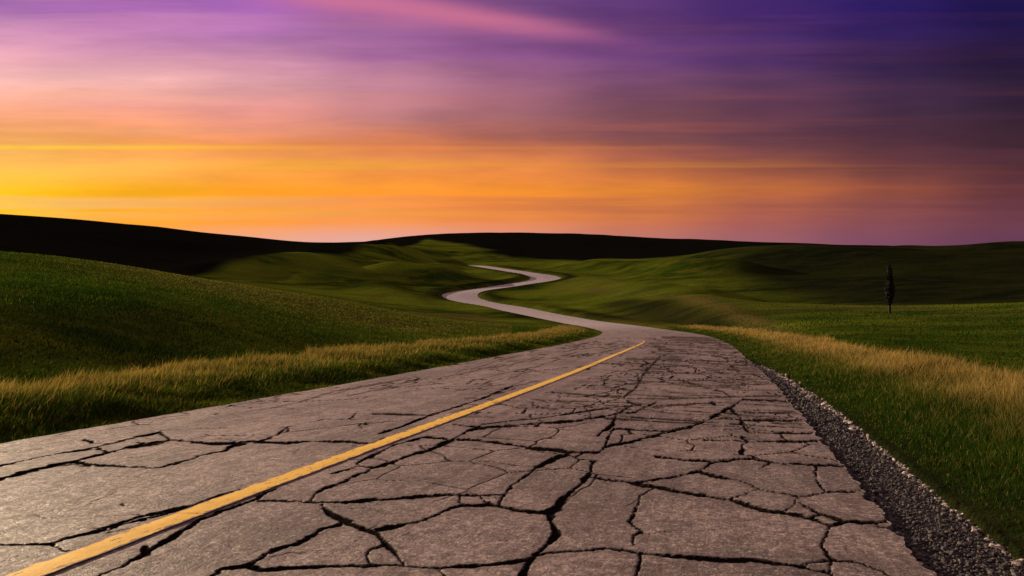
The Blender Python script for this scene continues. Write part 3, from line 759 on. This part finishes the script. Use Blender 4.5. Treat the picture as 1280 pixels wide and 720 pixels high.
# ------------------------------------------------------------------ sky
def build_sky():
    wd = bpy.data.worlds.new('World'); scene.world = wd; wd.use_nodes = True
    nt = wd.node_tree; nt.nodes.clear(); k = NT(nt)
    out = nt.nodes.new('ShaderNodeOutputWorld')
    gen = k.n('ShaderNodeTexCoord').outputs['Generated']
    sep = k.n('ShaderNodeSeparateXYZ'); k.l(gen, sep.inputs[0]); x, y, z = sep.outputs
    den = k.math('SQRT', k.math('ADD', k.math('MULTIPLY', y, y), .03))
    w0 = k.math('DIVIDE', z, den)
    az = k.math('ARCTAN2', x, y)
    comb = k.n('ShaderNodeCombineXYZ'); k.l(k.math('MULTIPLY', x, 2.2), comb.inputs[0]); k.l(k.math('MULTIPLY', y, 2.2), comb.inputs[1]); k.l(k.math('MULTIPLY', w0, 17), comb.inputs[2])
    cv = comb.outputs[0]
    n1 = k.noise(cv, .8, 5, .55); n2 = k.noise(cv, 2.1, 6, .6)
    # cloud veils push the bands up and down
    dw = k.math('ADD', k.math('MULTIPLY', k.math('SUBTRACT', n1, .5), .050), k.math('MULTIPLY', k.math('SUBTRACT', n2, .5), .018))
    grow = k.maprange(w0, .05, .22, .25, 1.)
    w = k.math('ADD', w0, k.math('MULTIPLY', dw, grow))
    da = k.math('MULTIPLY', k.math('SUBTRACT', n1, .5), .16)
    pos = k.math('DIVIDE', k.math('ADD', k.math('ADD', az, da), math.pi), 2 * math.pi)
    def lin(c): return tuple(((v / 255 + .055) / 1.055) ** 2.4 if v > 10 else v / 255 / 12.92 for v in c)
    def azp(px): return (math.atan((px - 640) / F) + math.pi) / (2 * math.pi)
    AZ = [azp(-900), azp(0), azp(160), azp(320), azp(480), azp(640), azp(800), azp(960), azp(1120), azp(1280), azp(2600)]
    R = [ # tan elevation, colours from far left to far right
      (.030, [(225,150,90),(225,150,90),(225,150,100),(220,150,120),(220,150,125),(205,125,105),(175,105,95),(150,90,95),(120,70,90),(100,55,80),(60,40,70)]),
      (.062, [(255,180,60),(255,190,60),(250,165,85),(240,168,135),(230,168,155),(222,148,132),(190,118,108),(158,96,104),(128,76,96),(104,60,84),(60,40,70)]),
      (.085, [(255,200,40),(255,190,20),(255,170,25),(255,158,50),(246,150,75),(232,135,75),(206,116,72),(168,92,84),(135,76,82),(110,60,74),(60,38,62)]),
      (.120, [(255,215,40),(255,200,10),(255,176,20),(255,160,35),(252,150,45),(240,142,45),(226,132,52),(192,106,60),(146,78,62),(98,52,58),(55,34,52)]),
      (.150, [(255,190,90),(255,190,85),(255,178,85),(252,164,78),(246,152,76),(228,134,70),(186,104,70),(142,80,68),(98,56,60),(72,40,50),(44,28,46)]),
      (.182, [(255,180,80),(252,172,85),(250,164,85),(243,150,88),(222,130,90),(176,102,86),(130,76,76),(102,60,70),(80,46,60),(58,34,48),(38,25,44)]),
      (.215, [(250,170,130),(250,168,128),(246,160,132),(230,148,136),(196,128,126),(162,102,106),(124,76,88),(98,58,78),(66,42,66),(48,30,50),(34,22,44)]),
      (.255, [(250,185,175),(252,190,182),(244,182,180),(222,160,168),(190,130,150),(156,100,128),(122,76,110),(92,56,92),(60,38,72),(42,26,52),(32,20,46)]),
      (.290, [(232,160,178),(238,172,186),(226,160,184),(206,142,174),(170,108,158),(140,84,140),(108,64,122),(80,48,104),(56,34,80),(38,22,58),(30,18,50)]),
      (.345, [(160,98,165),(170,110,178),(175,108,182),(168,102,182),(142,90,150),(116,72,126),(92,54,114),(66,37,106),(44,26,98),(30,18,74),(24,14,60)]),
      (.60,  [(150,110,160),(150,105,165),(150,100,165),(140,95,165),(130,90,165),(115,80,155),(100,70,145),(90,64,135),(80,58,125),(72,52,115),(60,44,100)]),
      (1.6,  [(176,146,130)]*5 + [(168,140,130)]*3 + [(160,134,130)]*3)]
    prev = None
    for w_, cols in R:
        cr = k.n('ShaderNodeValToRGB'); cr.color_ramp.interpolation = 'EASE'; el_ = cr.color_ramp.elements
        pts = [(0.0, (70, 55, 90)), (.12, (80, 60, 95))] + list(zip(AZ, cols)) + [(.9, (60, 46, 85)), (1.0, (70, 55, 90))]
        if w_ > 1: pts = [(0., cols[0]), (1., cols[-1])]
        while len(el_) < len(pts): el_.new(.5)
        for e, (p_, c_) in zip(el_, pts): e.position = p_; 
        for e, (p_, c_) in zip(el_, pts): e.color = (*lin(c_), 1)
        k.l(pos, cr.inputs[0])
        if prev is None: cur = cr.outputs[0]
        else: cur = k.mix(k.maprange(w, pw, w_, 0, 1, 'LINEAR'), cur, cr.outputs[0])
        prev = cr; pw = w_
    # streaks of thin cloud
    st = k.noise(cv, 1.5, 6, .62)
    cur = k.mix(k.maprange(w0, .05, .12, 0., 1.), cur, k.mix(1.0, cur, k.mix(k.maprange(st, .3, .7), (.86, .86, .88), (1.14, 1.12, 1.08)), 'MULTIPLY'))
    comb2 = k.n('ShaderNodeCombineXYZ'); k.l(k.math('MULTIPLY', x, 1.6), comb2.inputs[0]); k.l(k.math('MULTIPLY', y, 1.6), comb2.inputs[1]); k.l(k.math('MULTIPLY', w0, 48), comb2.inputs[2])
    veil = k.noise(comb2.outputs[0], 1.0, 5, .55)
    vf = k.math('MULTIPLY', k.maprange(veil, .5, .68, 0, .42), k.math('MULTIPLY', k.maprange(w0, .07, .10), k.maprange(w0, .17, .30, 1., .25)))
    cur = k.mix(vf, cur, k.mix(k.maprange(az, -.05, .5, 0, 1, 'LINEAR'), k.mix(k.maprange(az, -.5, -.05, 0, 1, 'LINEAR'), lin((250, 196, 140)), lin((205, 112, 78))), lin((96, 52, 66))))
    comb3 = k.n('ShaderNodeCombineXYZ'); k.l(k.math('MULTIPLY', x, 1.1), comb3.inputs[0]); k.l(k.math('MULTIPLY', y, 1.1), comb3.inputs[1]); k.l(k.math('MULTIPLY', w0, 62), comb3.inputs[2])
    thin = k.noise(comb3.outputs[0], 1.0, 4, .5)
    tf = k.math('MULTIPLY', k.math('MULTIPLY', k.maprange(thin, .5, .68, 0, .45), k.maprange(az, .25, .55, 1., .25)), k.math('MULTIPLY', k.maprange(w0, .075, .095), k.maprange(w0, .15, .19, 1., 0.)))
    cur = k.mix(tf, cur, k.mix(k.maprange(az, -.4, .5, 0, 1, 'LINEAR'), lin((255, 186, 40)), lin((172, 84, 58))))
    # narrow gilded streak
    g = k.math('SUBTRACT', w0, k.math('ADD', .1735, k.math('MULTIPLY', k.math('SUBTRACT', n1, .5), .006)))
    g = k.math('POWER', 2.718, k.math('MULTIPLY', k.math('MULTIPLY', g, g), -1 / (.0024 ** 2)))
    g = k.math('MULTIPLY', g, k.maprange(az, -.62, .30, 1., .0, 'LINEAR'))
    g = k.math('MULTIPLY', g, k.maprange(n2, .35, .6, .25, .95))
    cur = k.mix(g, cur, k.mix(k.maprange(az, -.55, -.1), lin((255, 210, 45)), lin((248, 140, 58))))
    # rose streak slanting across the upper sky
    lw = k.math('SUBTRACT', w0, k.math('MULTIPLY_ADD', az, -.142, .327))
    wid = k.maprange(az, -.3, .2, .020, .010)
    q = k.math('DIVIDE', k.math('ADD', lw, k.math('MULTIPLY', k.math('SUBTRACT', n2, .5), .011)), wid)
    q = k.math('POWER', 2.718, k.math('MULTIPLY', k.math('MULTIPLY', q, q), -1.))
    q = k.math('MULTIPLY', q, k.math('MULTIPLY', k.maprange(az, -.36, -.22), k.maprange(az, -.06, .2, 1., 0.)))
    cur = k.mix(k.math('MULTIPLY', q, .75), cur, lin((214, 118, 150)))
    bg = k.n('ShaderNodeBackground', i_Strength=.707); k.l(cur, bg.inputs[0])
    sky = k.n('ShaderNodeTexSky', sky_type='NISHITA', sun_disc=False, sun_elevation=SUN_EL, sun_rotation=SUN_AZ)
    bg2 = k.n('ShaderNodeBackground', i_Strength=.0006); k.l(sky.outputs[0], bg2.inputs[0])
    add = k.n('ShaderNodeAddShader'); k.l(bg.outputs[0], add.inputs[0]); k.l(bg2.outputs[0], add.inputs[1])
    k.l(add.outputs[0], out.inputs[0])
build_sky()

# ------------------------------------------------------------------ sun, camera, view
sd = bpy.data.lights.new('sun', 'SUN'); sd.energy = 5.0; sd.angle = math.radians(.5); sd.color = (1., .78, .50)
so = bpy.data.objects.new('sun', sd); COL.objects.link(so)
S = Vector((math.sin(SUN_AZ) * math.cos(SUN_EL), math.cos(SUN_AZ) * math.cos(SUN_EL), math.sin(SUN_EL)))
so.rotation_euler = S.to_track_quat('Z', 'Y').to_euler(); so.location = S * 50
cd = bpy.data.cameras.new('camera'); cd.sensor_width = 36; cd.lens = F / 1280 * 36; cd.clip_start = .05; cd.clip_end = 20000
co = bpy.data.objects.new('camera', cd); COL.objects.link(co); co.location = (0, 0, 0); co.rotation_euler = (math.pi / 2, 0, 0)
scene.camera = co
vs_ = scene.view_settings; vs_.view_transform = 'Standard'; vs_.look = 'None'; vs_.gamma = 1; vs_.exposure = .5; vs_.use_curve_mapping = False
